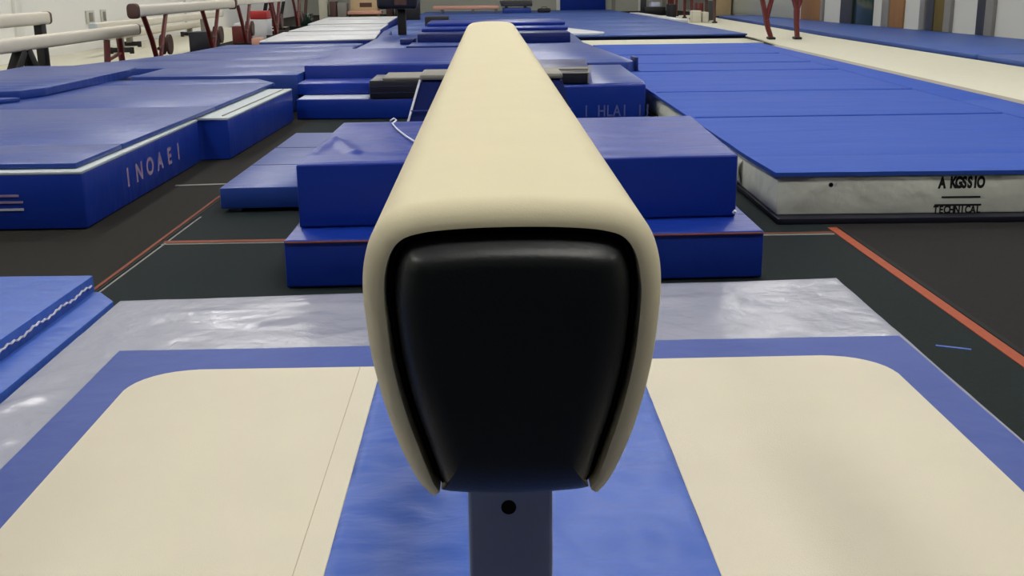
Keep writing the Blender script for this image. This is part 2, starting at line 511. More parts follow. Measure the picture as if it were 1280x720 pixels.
# ------------------------------------------------------------------ centre stack
lo = thing('crash_mat', 'dark blue crash mat with orange piping, bottom of the two stacked behind the beam', 'crash mat', (.13, 5.3, 0))
prism('mat_body', [(-.843, 4.46), (1.128, 4.50), (1.14, 6.28), (-.83, 6.20)], .006, .205, M['vinyl'], lo, .009, 3)
tube('piping', [(-.836, 4.452, .197), (1.12, 4.492, .197)], .0040, M['dullorange'], lo, 8)
up = thing('crash_mat', 'thick dark blue crash mat lying on top of the piped one behind the beam', 'crash mat', (.13, 5.4, .205))
prism('mat_body', [(-.815, 4.69), (1.072, 4.79), (1.13, 6.27), (-.80, 6.18)], .207, .478, M['vinyl'], up, .010, 3)
def ridge(px_, py_, a, b_, wd):
    a = Vector(a); b_ = Vector(b_); p = Vector((px_, py_)); d = b_ - a
    t = max(0, min(1, (p - a).dot(d) / d.length_squared))
    return math.exp(-((p - a - d * t).length / wd) ** 2)
def wr4(x, y):
    v = .014 * ridge(x, y, (-.80, 4.98), (-.745, 5.42), .030) + .012 * ridge(x, y, (-.745, 5.42), (-.60, 5.0), .030) + .008 * ridge(x, y, (-.60, 5.0), (-.38, 4.92), .03)
    return v + noise.noise(Vector((x * 4, y * 8, 2))) * .004
soft_sheet('top_cover', [(-.806, 4.70), (1.064, 4.80), (1.122, 6.26), (-.792, 6.17)], .470, .481, M['vinyl'], up, 90, 70, wr4, .004)
tube('handle_stub', [(1.06, 4.78, .225), (1.066, 4.774, .235)], .008, M['cord'], up, 8)
tag(tube('jump_rope', [(-.535, 6.10, .494), (-.515, 6.13, .503), (-.50, 6.08, .498), (-.515, 6.00, .4905), (-.47, 5.75, .4905), (-.40, 5.45, .4905), (-.33, 5.2, .4905)], .0045, M['cord'], None, 8),
    'thin white cord trailing over the stacked crash mats', 'rope')
# crumpled cover pieces on the small mat beside the stack
sm = thing('floor_mat', 'low blue mat beside the left of the crash mat stack', 'floor mat', (-1.15, 7.2, 0))
prism('mat_body', [(-1.485, 6.10), (-.86, 6.12), (-.86, 8.43), (-1.455, 8.46)], .022, .140, M['vinyl_worn'], sm, .010)
prism('rubber_foot', rect(-1.44, -1.38, 6.14, 6.24), 0, .022, M['whitetape'], sm, .003)
prism('rubber_foot', rect(-1.1, -.9, 6.2, 8.3), 0, .022, M['black'], sm, .003)
prism('rubber_foot', rect(-1.42, -1.36, 8.2, 8.35), 0, .022, M['black'], sm, .003)
for y in (6.9, 7.65): prism('fold_strip', rect(-1.47, -.87, y, y + .015), .1385, .1425, M['vinyl_dark'], sm, .001)

# trapezoid vault block behind the stack
vb = thing('vault_block', 'dark navy slanted vaulting block with white cord edge behind the crash mat stack', 'vaulting block', (.05, 6.9, 0))
bm = bmesh.new()
b = [(-.60, 6.36), (.62, 6.36), (.62, 7.5), (-.60, 7.5)]; t = [(-.405, 6.78), (.44, 6.78), (.44, 7.2), (-.405, 7.2)]
vs = [bm.verts.new((x, y, .0)) for x, y in b] + [bm.verts.new((x, y, .650)) for x, y in t]
for f in ((3, 2, 1, 0), (4, 5, 6, 7), (0, 1, 5, 4), (1, 2, 6, 5), (2, 3, 7, 6), (3, 0, 4, 7)): bm.faces.new([vs[i] for i in f])
bmesh.ops.bevel(bm, geom=bm.edges[:], offset=.012, segments=2, affect='EDGES')
link('block_body', bm, M['navy_matte'], vb)
prism('padded_top', [(-.41, 6.77), (.445, 6.77), (.445, 7.22), (-.41, 7.22)], .652, .685, M['trimgrey'], vb, .012)
tube('cord_edge', [(-.60, 6.352, .01), (-.407, 6.772, .655)], .007, M['cord'], vb, 8)
tube('stitch_band', [(-.46, 6.655, .485), (.49, 6.655, .485)], .004, M['vinyl_worn'], vb, 6)

# ------------------------------------------------------------------ left platform
A = thing('crash_mat', 'long navy crash mat with pale top rim and faded lettering at the left', 'crash mat', (-3.7, 6.9, 0))
prism('mat_body', [(-4.98, 5.69), (-2.083, 5.715), (-2.055, 7.98), (-4.98, 7.98)], .005, .292, M['vinyl'], A, .012)
prism('top_rim', [(-4.98, 5.69), (-2.083, 5.715), (-2.055, 7.98), (-4.98, 7.98)], .288, .304, M['rim'], A, .006)
for k, (z, xr) in enumerate(((.183, -2.412), (.150, -2.395), (.112, -2.395))):
    prism('printed_stripe', [(-2.75, 5.700), (xr, 5.7035), (xr, 5.7095), (-2.75, 5.706)], z - .005, z + .006, M['print_white'] if k == 2 else M['print_pale'], A, 0)

def text_mesh(name, txt, size, m, parent, T, extrude=.0008, sx=1.0, spacing=1.0, bold=.012):
    """T: 4x4 world matrix for text lying in its local XY plane; every letter is a part"""
    adv = size * .68 * sx * spacing
    n = len(txt)
    for i, ch in enumerate(txt):
        if ch == ' ': continue
        cu = bpy.data.curves.new(name + '_curve', 'FONT')
        cu.body = ch; cu.size = size; cu.extrude = extrude; cu.offset = size * bold
        cu.align_x = 'CENTER'; cu.align_y = 'CENTER'
        ob = bpy.data.objects.new(name + '_tmp', cu); COL.objects.link(ob)
        dg = bpy.context.evaluated_depsgraph_get(); dg.update()
        me = bpy.data.meshes.new_from_object(ob.evaluated_get(dg))
        bpy.data.objects.remove(ob); bpy.data.curves.remove(cu)
        me.transform(T @ Matrix.Translation(((i - (n - 1) / 2) * adv, 0, 0)) @ Matrix.Diagonal((sx, 1, 1, 1)))
        me.materials.clear(); me.materials.append(m)
        o = bpy.data.objects.new(name, me); COL.objects.link(o)
        o.parent = parent; o.location = -Vector(parent_origin(parent))
def face_front(x, y, z, yaw=0):      # text seen from -Y
    return Matrix.Translation((x, y, z)) @ Matrix.Rotation(yaw, 4, 'Z') @ Matrix.Rotation(PI / 2, 4, 'X')
def face_right(x, y, z, yaw=0):      # text seen from +X
    return Matrix.Translation((x, y, z)) @ Matrix.Rotation(PI / 2 + yaw, 4, 'Z') @ Matrix.Rotation(PI / 2, 4, 'X')
text_mesh('faded_letter', 'INOAEI', .145, M['print_pale'], A, face_right(-2.0685, 6.93, .150, -.0124), sx=1.2, spacing=1.75, bold=.03)

A2 = thing('crash_mat', 'navy crash mat jutting out past the lettered one at the left', 'crash mat', (-3, 9, 0))
prism('mat_body', [(-3.6, 8.02), (-2.2, 8.02), (-2.06, 8.09), (-1.865, 8.085), (-1.795, 10.40), (-3.6, 10.40)], .005, .288, M['vinyl'], A2, .014)
prism('top_rim', [(-3.6, 8.02), (-2.2, 8.02), (-2.06, 8.09), (-1.865, 8.085), (-1.795, 10.40), (-3.6, 10.40)], .284, .300, M['rim'], A2, .006)
tube('zipper', [(-1.93, 8.2, .302), (-1.86, 10.3, .302)], .006, M['trimgrey'], A2, 6)
for k in range(4): prism('scuffed_print', [(-1.8555 + .0305 * (k * .25 + .02), 9.0 + k * .25), (-1.845 + .0305 * (k * .25), 9.0 + k * .25), (-1.842 + .0305 * (k * .25), 9.08 + k * .25), (-1.853 + .0305 * (k * .25), 9.08 + k * .25)], .12, .2, M['print_dim'], A2, 0)
A3 = thing('crash_mat', 'navy crash mat hidden mostly under the panel mat at far left', 'crash mat', (-5, 10, 0))
prism('mat_body', rect(-4.98, -3.64, 8.02, 12.34), .005, .300, M['vinyl'], A3, .014)

ov = thing('panel_mat', 'thin grey blue panel mat covering the navy crash mats at left', 'panel mat', (-3.4, 8.5, .305))
def vx(y): return -2.137 + (y - 5.79) * .0272
ys = [5.79, 6.50, 8.56, 10.60]
for a, bb in zip(ys[:-1], ys[1:]):
    g = .006
    prism('panel', [(-4.96, a + g), (vx(a), a + g), (vx(bb), bb - g), (-4.96, bb - g)], .306, .336, M['vinyl_worn'], ov, .008)
prism('panel', [(-4.96, 10.606), (-2.01, 10.606), (-1.99, 10.63), (-2.25, 11.16), (-4.96, 11.16)], .306, .336, M['vinyl_worn'], ov, .008)
ov2 = thing('panel_mat', 'raised grey blue mat with dark wavy edge on the left platform by the beam legs', 'panel mat', (-4.6, 11, .34))
prism('panel', [(-4.97, 9.20), (-4.05, 9.22), (-3.82, 9.32), (-3.72, 9.60), (-3.66, 10.6), (-3.62, 11.5), (-3.68, 12.0), (-4.2, 12.3), (-4.97, 12.35)], .338, .410, M['vinyl_worn'], ov2, .012)
ov3 = thing('panel_mat', 'narrow pale blue mat strip poking out under the raised left mat', 'panel mat', (-4, 9, .34))
prism('panel', [(-4.5, 8.85), (-3.9, 8.88), (-3.74, 9.12), (-4.5, 9.14)], .338, .372, M['vinyl_worn'], ov3, .010)

m3 = thing('panel_mat', 'large worn blue panel mat behind the left platform in front of the red legged beams', 'panel mat', (-3, 14, 0))
M3y = [11.21, 12.38, 13.6, 15.2, 16.3, 17.3]
def m3l(y):  # left edge
    pts = [(11.21, -3.50), (12.35, -3.5), (12.4, -4.9), (13.2, -4.80), (14.3, -4.10), (18.9, -3.82)]
    for (a, xa), (b_, xb) in zip(pts[:-1], pts[1:]):
        if a <= y <= b_: return xa + (xb - xa) * (y - a) / (b_ - a)
    return pts[-1][1]
for a, bb in zip(M3y[:-1], M3y[1:]):
    q = [(m3l(a + .1) if a > 12 else -3.5, a + .006), (-1.875, a + .006), (-1.875, bb - .006), (m3l(bb) if bb > 12.5 else -3.5, bb - .006)]
    prism('panel', q, .005, .365, M['vinyl_worn'], m3, .010)

# stairs of blocks left of the beam
D1 = thing('block_mat', 'blue block mat with pale top strip, lowest step of the mats left of the beam', 'block mat', (-1, 10.9, 0))
prism('mat_body', [(-1.79, 10.55), (-.15, 10.47), (-.15, 11.50), (-1.79, 11.50)], .005, .185, M['vinyl'], D1, .010)
prism('pale_top_strip', [(-1.77, 10.56), (-1.115, 10.53), (-1.115, 10.93), (-1.77, 10.93)], .184, .190, M['strap'], D1, .002)
D2 = thing('block_mat', 'navy block mat, second step of the mats left of the beam', 'block mat', (-1.5, 11.2, .19))
prism('mat_body', [(-1.84, 10.94), (-1.135, 10.92), (-1.135, 11.50), (-1.84, 11.50)], .192, .300, M['vinyl'], D2, .010)
C1 = thing('block_mat', 'wide thick blue mat, top step of the mats left of the beam', 'block mat', (-.8, 13, 0))
prism('mat_body', [(-1.865, 11.58), (.10, 11.56), (.10, 14.58), (-1.865, 14.60)], .005, .430, M['vinyl'], C1, .016)
prism('pale_fold', rect(-1.80, .04, 11.62, 11.90), .4295, .433, M['vinyl_worn'], C1, .001)

bb1 = thing('black_block', 'black padded block with grey rim beside the pale top strip left of the beam', 'padded block', (-.8, 10.8, .187))
prism('block_body', [(-1.10, 10.50), (-.20, 10.50), (-.20, 11.20), (-1.10, 11.20)], .188, .355, M['blackvinyl'], bb1, .012)
prism('grey_rim', [(-.98, 10.52), (-.20, 10.52), (-.20, 11.18), (-.98, 11.18)], .356, .378, M['trimgrey'], bb1, .008)
for z in (.24, .30): tube('seam', [(-1.09, 10.499, z), (-.2, 10.499, z)], .003, M['vinyl_dark'], bb1, 6)

# right of the beam
E1 = thing('block_mat', 'blue block mat with faded lettering on its front right of the beam', 'block mat', (.8, 11, 0))
prism('mat_body', [(.12, 9.90), (1.385, 9.94), (1.40, 10.2), (1.45, 12.35), (.12, 12.35)], .005, .340, M['vinyl'], E1, .020, 3)
prism('light_top_panel', [(.92, 9.98), (1.37, 10.0), (1.43, 12.30), (1.09, 12.30)], .3395, .345, M['vinyl_worn'], E1, .003)
text_mesh('faded_letter', 'I HLAI II', .14, M['print_dim'], E1, face_front(1.13, 9.925, .105, .028), sx=.75, spacing=.95)
bb2 = thing('black_block', 'black open box shaped block with light rim on the lettered mat right of the beam', 'padded block', (.6, 10.4, .34))
bm = bmesh.new()
add_prism(bm, [(.13, 9.96), (.885, 9.96), (.95, 10.75), (.13, 10.75)], .348, .440, .012)
link('block_body', bm, M['blackvinyl'], bb2)
prism('light_rim', [(.13, 10.30), (.905, 10.30), (.915, 10.42), (.13, 10.42)], .438, .455, M['trimgrey'], bb2, .004)
tube('edge_binding', [(.880, 9.953, .350), (.880, 9.953, .438), (.958, 10.74, .446)], .009, M['trimgrey'], bb2, 8)
tube('edge_binding', [(.14, 9.953, .440), (.875, 9.953, .440)], .006, M['trimgrey'], bb2, 8)
bb3 = thing('black_block', 'navy black foam block behind the black open box right of the beam', 'padded block', (.6, 11.4, .34))
prism('block_body', [(.13, 10.80), (.955, 10.80), (1.03, 12.0), (.13, 12.0)], .348, .430, M['vinyl_dark'], bb3, .012)
F1 = thing('block_mat', 'wide blue mat behind the lettered block right of the beam', 'block mat', (.9, 14.5, 0))
prism('mat_body', [(.13, 12.42), (1.52, 12.42), (1.62, 12.60), (1.42, 16.6), (.13, 16.6)], .005, .365, M['vinyl_worn'], F1, .016)
prism('side_tab', [(1.625, 12.60), (1.665, 12.60), (1.655, 12.9), (1.615, 12.9)], .24, .40, M['vinyl_dark'], F1, .004)
P4 = thing('block_mat', 'broad low blue mat behind the steps under the far stacked mats', 'block mat', (-.2, 17, 0))
prism('mat_body', [(-1.86, 14.64), (.10, 14.64), (.10, 16.64), (1.42, 16.64), (1.5, 20.4), (-1.86, 20.4)], .005, .350, M['vinyl_worn'], P4, .014)

# far stack in front of the exercise floor
def slab_thing(label, pts, z0, z1, m, bev=.012, name='folded_mat', cat='folded mat', part='mat_body', seams=()):
    cx = sum(p[0] for p in pts) / len(pts); cy = sum(p[1] for p in pts) / len(pts)
    t = thing(name, label, cat, (cx, cy, z0))
    prism(part, pts, z0, z1, m, t, bev)
    for s in seams: prism('fold_seam', *s[:-1], s[-1], t, .002)
    return t
G0 = slab_thing('thin blue mat ledge in front of the far stack of navy mats', [(-1.12, 15.9), (.0, 15.9), (.0, 16.55), (-1.12, 16.95)], .352, .385, M['vinyl_worn'])
prism('navy_edge', [(-1.13, 15.88), (.0, 15.88), (.0, 15.90), (-1.13, 15.90)], .352, .383, M['vinyl_dark'], G0, .002)
slab_thing('lowest and nearest navy folded mat of the far stack', rect(-1.04, 1.23, 17.0, 19.6), .352, .500, M['vinyl_dark'])
slab_thing('middle blue folded mat of the far stack', rect(-1.02, 1.25, 17.8, 19.9), .502, .550, M['vinyl'])
slab_thing('top blue folded mat of the far stack', rect(-.98, 1.26, 18.6, 20.2), .552, .603, M['vinyl'])
slab_thing('black strap bundle at the left foot of the far stack of mats', [(-1.30, 17.0), (-1.10, 16.98), (-1.08, 17.4), (-1.28, 17.5)], .352, .43, M['vinyl_dark'], name='strap_bundle', cat='strap bundle')

# ------------------------------------------------------------------ right platform
gp = thing('crash_mat', 'grey sided crash mat with black printed lettering under the royal blue cover at right', 'crash mat', (2.7, 8, 0))
body = [(1.475, 5.66), (4.02, 5.60), (4.25, 17.9), (1.60, 17.9), (1.50, 6.3)]
prism('mat_body', [(1.475, 5.66), (4.00, 5.60), (4.10, 9.0), (1.515, 9.0)], .030, .232, M['skirt'], gp, .010)
prism('mat_body', [(1.515, 9.02), (4.10, 9.02), (4.16, 12.38), (1.53, 12.38)], .030, .232, M['skirt'], gp, .010)
prism('mat_body', [(1.70, 12.42), (4.16, 12.42), (4.26, 18.0), (1.75, 18.0)], .030, .232, M['skirt'], gp, .010)
prism('dark_gap_base', [(1.46, 5.56), (3.98, 5.50), (4.22, 17.8), (1.76, 17.8), (1.69, 12.4), (1.52, 12.36), (1.50, 9)], .001, .030, M['blackvinyl'], gp, .002)  # added dark sheet: shadow line of the gap underneath plus a dark strip in front
# crumpled grey flap along its left side
def flap(x, y): return noise.noise(Vector((x * 9, y * 5, 2.2))) * .03
bm = bmesh.new()
prev = None
for j in range(121):
    y = 6.5 + j * (5.7 / 120)
    k9 = 1 if y < 9.7 else .55
    xe = 1.525 + .0 * y
    ring = []
    for k in range(7):
        f = k / 6
        w = .055 * math.sin(PI * f) + .018 * noise.noise(Vector((y * 5, f * 3, 1)))
        ring.append(bm.verts.new((1.512 + min(.02, (y - 6.5) * .008) - .02 * f * k9 - w * k9 * (1 - .3 * f) * (1 if k else 0), y, .222 - .19 * f)))
    if prev:
        for k in range(6): bm.faces.new((prev[k], prev[k + 1], ring[k + 1], ring[k]))
    prev = ring
fo = link('side_skirt', bm, M['skirt'], gp, angle=80)
so = fo.modifiers.new('thick', 'SOLIDIFY'); so.thickness = .004
yw = -.0237
fx = lambda x: 5.66 - (x - 1.475) * .0238
text_mesh('printed_letter', 'A KGSSIO', .080, M['print_black'], gp, face_front(2.419, fx(2.419) - .001, .188, yw), sx=.62, spacing=.84, bold=.055)
prism('printed_bar', [(2.323, fx(2.323) - .0025), (2.522, fx(2.522) - .0025), (2.522, fx(2.522) + .002), (2.323, fx(2.323) + .002)], .110, .119, M['print_black'], gp, 0)
prism('printed_bar', [(2.290, fx(2.290) - .0025), (2.530, fx(2.530) - .0025), (2.530, fx(2.530) + .002), (2.290, fx(2.290) + .002)], .068, .078, M['print_black'], gp, 0)
text_mesh('printed_letter', 'TECHNICAL', .056, M['print_black'], gp, face_front(2.408, fx(2.408) - .001, .047, yw), sx=.72, spacing=1.0, bold=.035)
tube('grommet', [(1.75, fx(1.75) - .002, .185), (1.75, fx(1.75) + .004, .185)], .012, M['hole'], gp, 12)
tube('grommet', [(1.773, fx(1.773) - .002, .185), (1.773, fx(1.773) + .004, .185)], .009, M['strap'], gp, 12)

rc = thing('cover_mat', 'large royal blue folding mat with ridged seams on the grey crash mat at right', 'folding mat', (2.6, 9, .232))
def rl(y):
    pts = [(5.50, 1.462), (6.20, 1.442), (12.38, 1.46), (12.42, 1.68), (14.0, 1.68), (18.1, 1.66)]
    for (a, xa), (b_, xb) in zip(pts[:-1], pts[1:]):
        if a <= y <= b_: return xa + (xb - xa) * (y - a) / (b_ - a)
    return pts[-1][1]
def rr_(y): return 3.66 + (y - 6) * .030
Ry = [5.635, 6.20, 8.05, 9.98, 12.38, 13.60, 15.3, 16.8, 18.0]
def rw(x, y): return noise.noise(Vector((x * .8, y * 3.5, 5))) * .006 + noise.noise(Vector((x * 3, y * 9, 5))) * .0015
for i, (a, bb) in enumerate(zip(Ry[:-1], Ry[1:])):
    g = .003 if i else 0
    fr = (0.0) if i else 0
    q = [(rl(a + .06), a + g), (rr_(a), a + g - (.055 if i == 0 else 0)), (rr_(bb), bb - .003), (rl(bb), bb - .003)]
    nx = 30; ny = max(6, int((bb - a) * 12))
    soft_sheet('panel', q, .234, .262, M['vinyl_royal'], rc, nx, ny, rw, .006)
for y in Ry[2:7]:
    bm = bmesh.new()
    add_tube(bm, [(rl(y) + .03, y, .258), (rr_(y) - .02, y, .258)], .007, 8)
    link('fold_seam', bm, M['vinyl_royal'], rc)
rs = thing('cover_mat', 'narrow royal blue mat strip along the right side of the large blue folding mat', 'folding mat', (3.9, 10, .232))
prism('panel', [(3.665, 5.575), (4.03, 5.57), (4.14, 9.0), (3.755, 9.0)], .234, .258, M['vinyl_royal'], rs, .006)
prism('panel', [(3.757, 9.01), (4.14, 9.01), (4.30, 18.0), (4.03, 18.0)], .234, .258, M['vinyl_royal'], rs, .006)

# ------------------------------------------------------------------ floor tape
def tape(name, label, a, b, w, m, z=.003, cat='floor tape'):
    a = Vector(a); b = Vector(b); d = (b - a).normalized(); n = Vector((-d.y, d.x)) * w / 2
    o = prism(name, [tuple(a - n), tuple(b - n), tuple(b + n), tuple(a + n)], 0, z, m, None, 0)
    return tag(o, label, cat)
tape('floor_tape', 'long orange tape line on the dark floor at right', (1.715, -.5), (1.712, 5.47), .046, M['orange'])
tape('floor_tape', 'black seam tape beside the right orange tape line', (1.757, -.5), (1.754, 5.47), .024, M['gasket'], .002)
tape('floor_tape', 'orange tape line on the dark floor left of the beam', (-1.648, 4.30), (-1.610, 6.62), .015, M['dullorange'])
tape('floor_tape', 'thin black seam line beside the left orange tape', (-1.629, 4.28), (-1.588, 6.62), .013, M['gasket'], .002)
tape('floor_tape', 'thin white tape edge beside the left orange tape', (-1.612, 4.28), (-1.571, 6.0), .008, M['whitetape'], .002)
tape('floor_tape', 'short orange cross tape on the floor left of the crash mat stack', (-1.60, 5.38), (-.865, 5.38), .050, M['dullorange'])
tape('floor_tape', 'thin pale line below the orange cross tape at left', (-1.60, 5.335), (-.865, 5.335), .016, M['whitetape'], .002)
tape('floor_tape', 'faint orange cross tape in front of the grey sided mat', (1.15, 5.36), (1.68, 5.36), .020, M['dullorange'])
tape('floor_tape', 'pale tape edge in front of the grey sided mat', (1.15, 5.325), (1.68, 5.325), .022, M['whitetape'], .002)
tape('floor_tape', 'pale tape end on the floor beside the lettered navy mat', (-1.98, 7.02), (-1.55, 7.06), .030, M['whitetape'], .002)
tape('floor_tape', 'small scrap of blue tape by the right orange line', (1.50, 3.58), (1.60, 3.53), .014, M['vinyl_bright'], .002)

# ------------------------------------------------------------------ runway, cross carpet, right blue mats, exercise floor
rn = thing('runway_carpet', 'long cream vault runway along the right side', 'runway', (6.4, 25, 0))
prism('carpet', [(4.95, 8.0), (7.28, 8.0), (7.34, 25), (7.53, 31), (7.72, 39.05), (8.1, 42), (6.2, 42), (5.75, 24.7), (5.35, 19.4)], .001, .022, M['cream'], rn, .004)
ep = thing('tan_edge_strip', 'long raised tan grey strip between the right blue mat and the cream runway', 'edge pad', (4.4, 12, 0))
prism('pad_body', [(4.165, 7.0), (4.40, 7.0), (4.62, 18.0), (4.33, 18.0), (4.175, 9.0)], .001, .215, M['trimtan'], ep, .006)  # raised tan grey strip following the line beside the runway
lc = prism('floor_carpet', [(-8.099, 8.0), (-5.75, 8.0), (-5.75, 20.0), (-6.2, 36), (-8.099, 36)], -.02, .0008, M['cream'], None, 0)
tag(lc, kind='structure')
cc = prism('cross_carpet', [(.6, 22.1), (5.50, 22.7), (5.50, 24.45), (.6, 24.35)], .001, .02, M['cream'], None, .004)
tag(cc, 'cream carpet strip crossing in front of the far exercise floor', 'carpet')
rb1 = slab_thing('near royal blue mat between runway and right wall', [(7.32, 8), (11.0, 8), (10.36, 17.1), (7.40, 17.1)], .001, .085, M['floor_blue'], name='wall_mat', cat='floor mat')
rb2 = slab_thing('far royal blue mat between runway and right wall', [(7.40, 17.2), (10.34, 17.2), (9.95, 23.5), (9.25, 34.5), (8.97, 39), (7.86, 39), (7.62, 31), (7.46, 25)], .001, .085, M['floor_blue'], name='wall_mat', cat='floor mat')
ef = thing('exercise_floor', 'wide blue spring exercise floor with dark front edge at the far end', 'exercise floor', (1.5, 36, 0))
prism('spring_deck', [(-2.6, 24.6), (5.62, 24.85), (5.45, 42.5), (5.15, 48.6), (-2.6, 48.6)], .001, .075, M['vinyl_dark'], ef, .01)
eys = [24.6, 27.2, 30, 33, 36.5, 40, 44, 48.6]
for a, b_ in zip(eys[:-1], eys[1:]):
    xr = lambda y: 5.60 - (y - 24.6) * .018
    prism('panel', [(-2.58, a + .02), (xr(a), a + .02), (xr(b_), b_ - .02), (-2.58, b_ - .02)], .075, .11, M['floor_blue'], ef, .008)
dk = thing('landing_pad', 'small pale grey rounded pad lying at the edge of the far exercise floor', 'pad', (2.1, 25.5, .11))
P = [(1.50, 24.75)]
for k in range(9):
    a = -PI / 2 + PI * .75 * k / 8
    P.append((2.25 + .32 * math.cos(a), 25.2 + .42 * math.sin(a)))
P += [(1.9, 28.0), (1.50, 28.0)]
prism('pad_body', P, .112, .16, M['whitevinyl'], dk, .012)
wp = thing('wall_pad', 'tall navy blue padded panel on the far back wall', 'wall pad', (4.1, 49.9, .1))
prism('pad_body', rect(3.16, 5.12, 49.78, 49.93), .05, 2.2, M['vinyl'], wp, .02)
prism('seam', rect(4.12, 4.14, 49.77, 49.78), .07, 2.18, M['vinyl_dark'], wp, 0)
sb = thing('low_trainer_beam', 'long salmon pink low bench in front of the back wall', 'bench', (-.8, 45, .11))
prism('padded_top', rect(-2.1, .45, 44.8, 45.3), .27, .40, M['salmon'], sb, .03)
for x in (-1.8, -.6, .3): prism('leg', rect(x, x + .1, 44.9, 45.2), .112, .27, M['trimgrey'], sb, .005)
sp = thing('springboard', 'dark springboard with blue body lying at the back of the exercise floor', 'springboard', (1.1, 45, .11))
prism('board', [(.55, 44.6), (1.75, 44.6), (1.80, 45.9), (.50, 45.9)], [.36, .36, .50, .50], [.42, .42, .56, .56], M['blackvinyl'], sp, .01)
prism('base', rect(.6, 1.7, 44.6, 45.8), .112, .30, M['vinyl_worn'], sp, .01)
for x in (.75, 1.5): tube('spring', [(x, 45.4, .30), (x, 45.4, .46)], .06, M['black'], sp, 10)
bg = thing('equipment_bag', 'flat black bag beside the far springboard', 'bag', (2.1, 45, .11))
prism('bag_body', [(1.95, 44.8), (2.45, 44.7), (2.5, 45.2), (2.0, 45.3)], .112, .27, M['black'], bg, .05)
tube('handle', [(2.1, 44.95, .27), (2.15, 44.95, .33), (2.3, 44.95, .33), (2.35, 44.95, .26)], .012, M['black'], bg, 8)

# white crash mats at the far left
wm = [((-4.35, 21.9), (-2.20, 22.4), (-2.45, 26.4), (-4.65, 26.2), .205, 'nearest white topped crash mat with blue side at far left'),
      ((-4.55, 26.35), (-2.48, 26.5), (-2.62, 30.5), (-4.65, 30.4), .225, 'middle white topped crash mat at far left'),
      ((-4.75, 30.5), (-2.66, 30.6), (-2.85, 37.0), (-5.10, 37.0), .245, 'farthest white topped crash mat in front of the boxes')]
for a, b_, c_, d_, z, lb in wm:
    t = thing('white_crash_mat', lb, 'crash mat', (-3.5, (a[1] + c_[1]) / 2, 0), 'white topped crash mats')
    prism('mat_body', [a, b_, c_, d_], .002, z - .03, M['vinyl'], t, .01)
    cx = (a[0] + b_[0] + c_[0] + d_[0]) / 4; cy = (a[1] + b_[1] + c_[1] + d_[1]) / 4
    prism('white_top', [a, b_, c_, d_], z - .03, z, M['whitevinyl'], t, .012)
    prism('crease', [(a[0] + .1, cy), (b_[0] - .1, cy + .1), (b_[0] - .1, cy + .35), (a[0] + .1, cy + .25)], z - .001, z + .012, M['whitevinyl'], t, .006)
pb = slab_thing('purple blue mat end beside the nearest white crash mat', [(-2.15, 22.0), (-1.95, 22.0), (-2.20, 26.4), (-2.38, 26.4)], .002, .20, M['vinyl_worn'], name='floor_mat', cat='floor mat')
sw = slab_thing('small white mat between the white crash mats and the exercise floor', [(-2.5, 33), (-2.65, 33), (-2.63, 36), (-2.62, 36)], .002, .2, M['whitevinyl'], name='floor_mat', cat='floor mat') if False else None

# vault table on a black pedestal
vt = thing('vaulting_table', 'dark vaulting table on a single black pedestal near the white crash mats', 'vaulting table', (-1.42, 20.8, 0))
VX, VY = -1.55, 21.0
prism('base_plate', rect(VX - .27, VX + .22, VY - .3, VY + .4), .001, .10, M['rim'], vt, .02)
bm = bmesh.new()
add_prism(bm, rect(VX - .11, VX + .09, VY - .08, VY + .12), .10, .24, .01)
add_prism(bm, rect(VX - .08, VX + .07, VY - .07, VY + .09), .24, .78, .01)
link('pedestal', bm, M['black'], vt)
bm = bmesh.new()
add_prism(bm, [(VX - .42, VY - .35), (VX + .30, VY - .35), (VX + .34, VY + .75), (VX - .46, VY + .75)], [.78, .78, .95, .95], [1.18, 1.18, 1.36, 1.36], .07, 4)
link('padded_top', bm, M['blackvinyl'], vt)
prism('side_panel', [(VX - .10, VY - .365), (VX + .12, VY - .365), (VX + .12, VY - .352), (VX - .10, VY - .352)], .86, 1.10, M['brown'], vt, .003)

# ------------------------------------------------------------------ other beams on V legs
def beam_profile(w=.13, h=.16, n=28):
    P = []
    for k in range(n):
        a = 2 * PI * k / n
        c = math.cos(a); s = math.sin(a)
        e = .55
        P.append((w / 2 * abs(c) ** e * (1 if c > 0 else -1), h / 2 * abs(s) ** e * (1 if s > 0 else -1)))
    return P
def add_loft(bm, prof, stations):
    rings = []
    for (x, y, z, k) in stations:
        rings.append([bm.verts.new((x + px_ * k, y, z + pz * k)) for px_, pz in prof])
    n = len(prof)
    for a, b_ in zip(rings[:-1], rings[1:]):
        for i in range(n):
            j = (i + 1) % n; bm.faces.new((a[i], a[j], b_[j], b_[i]))
    bm.faces.new(rings[0][::-1]); bm.faces.new(rings[-1])

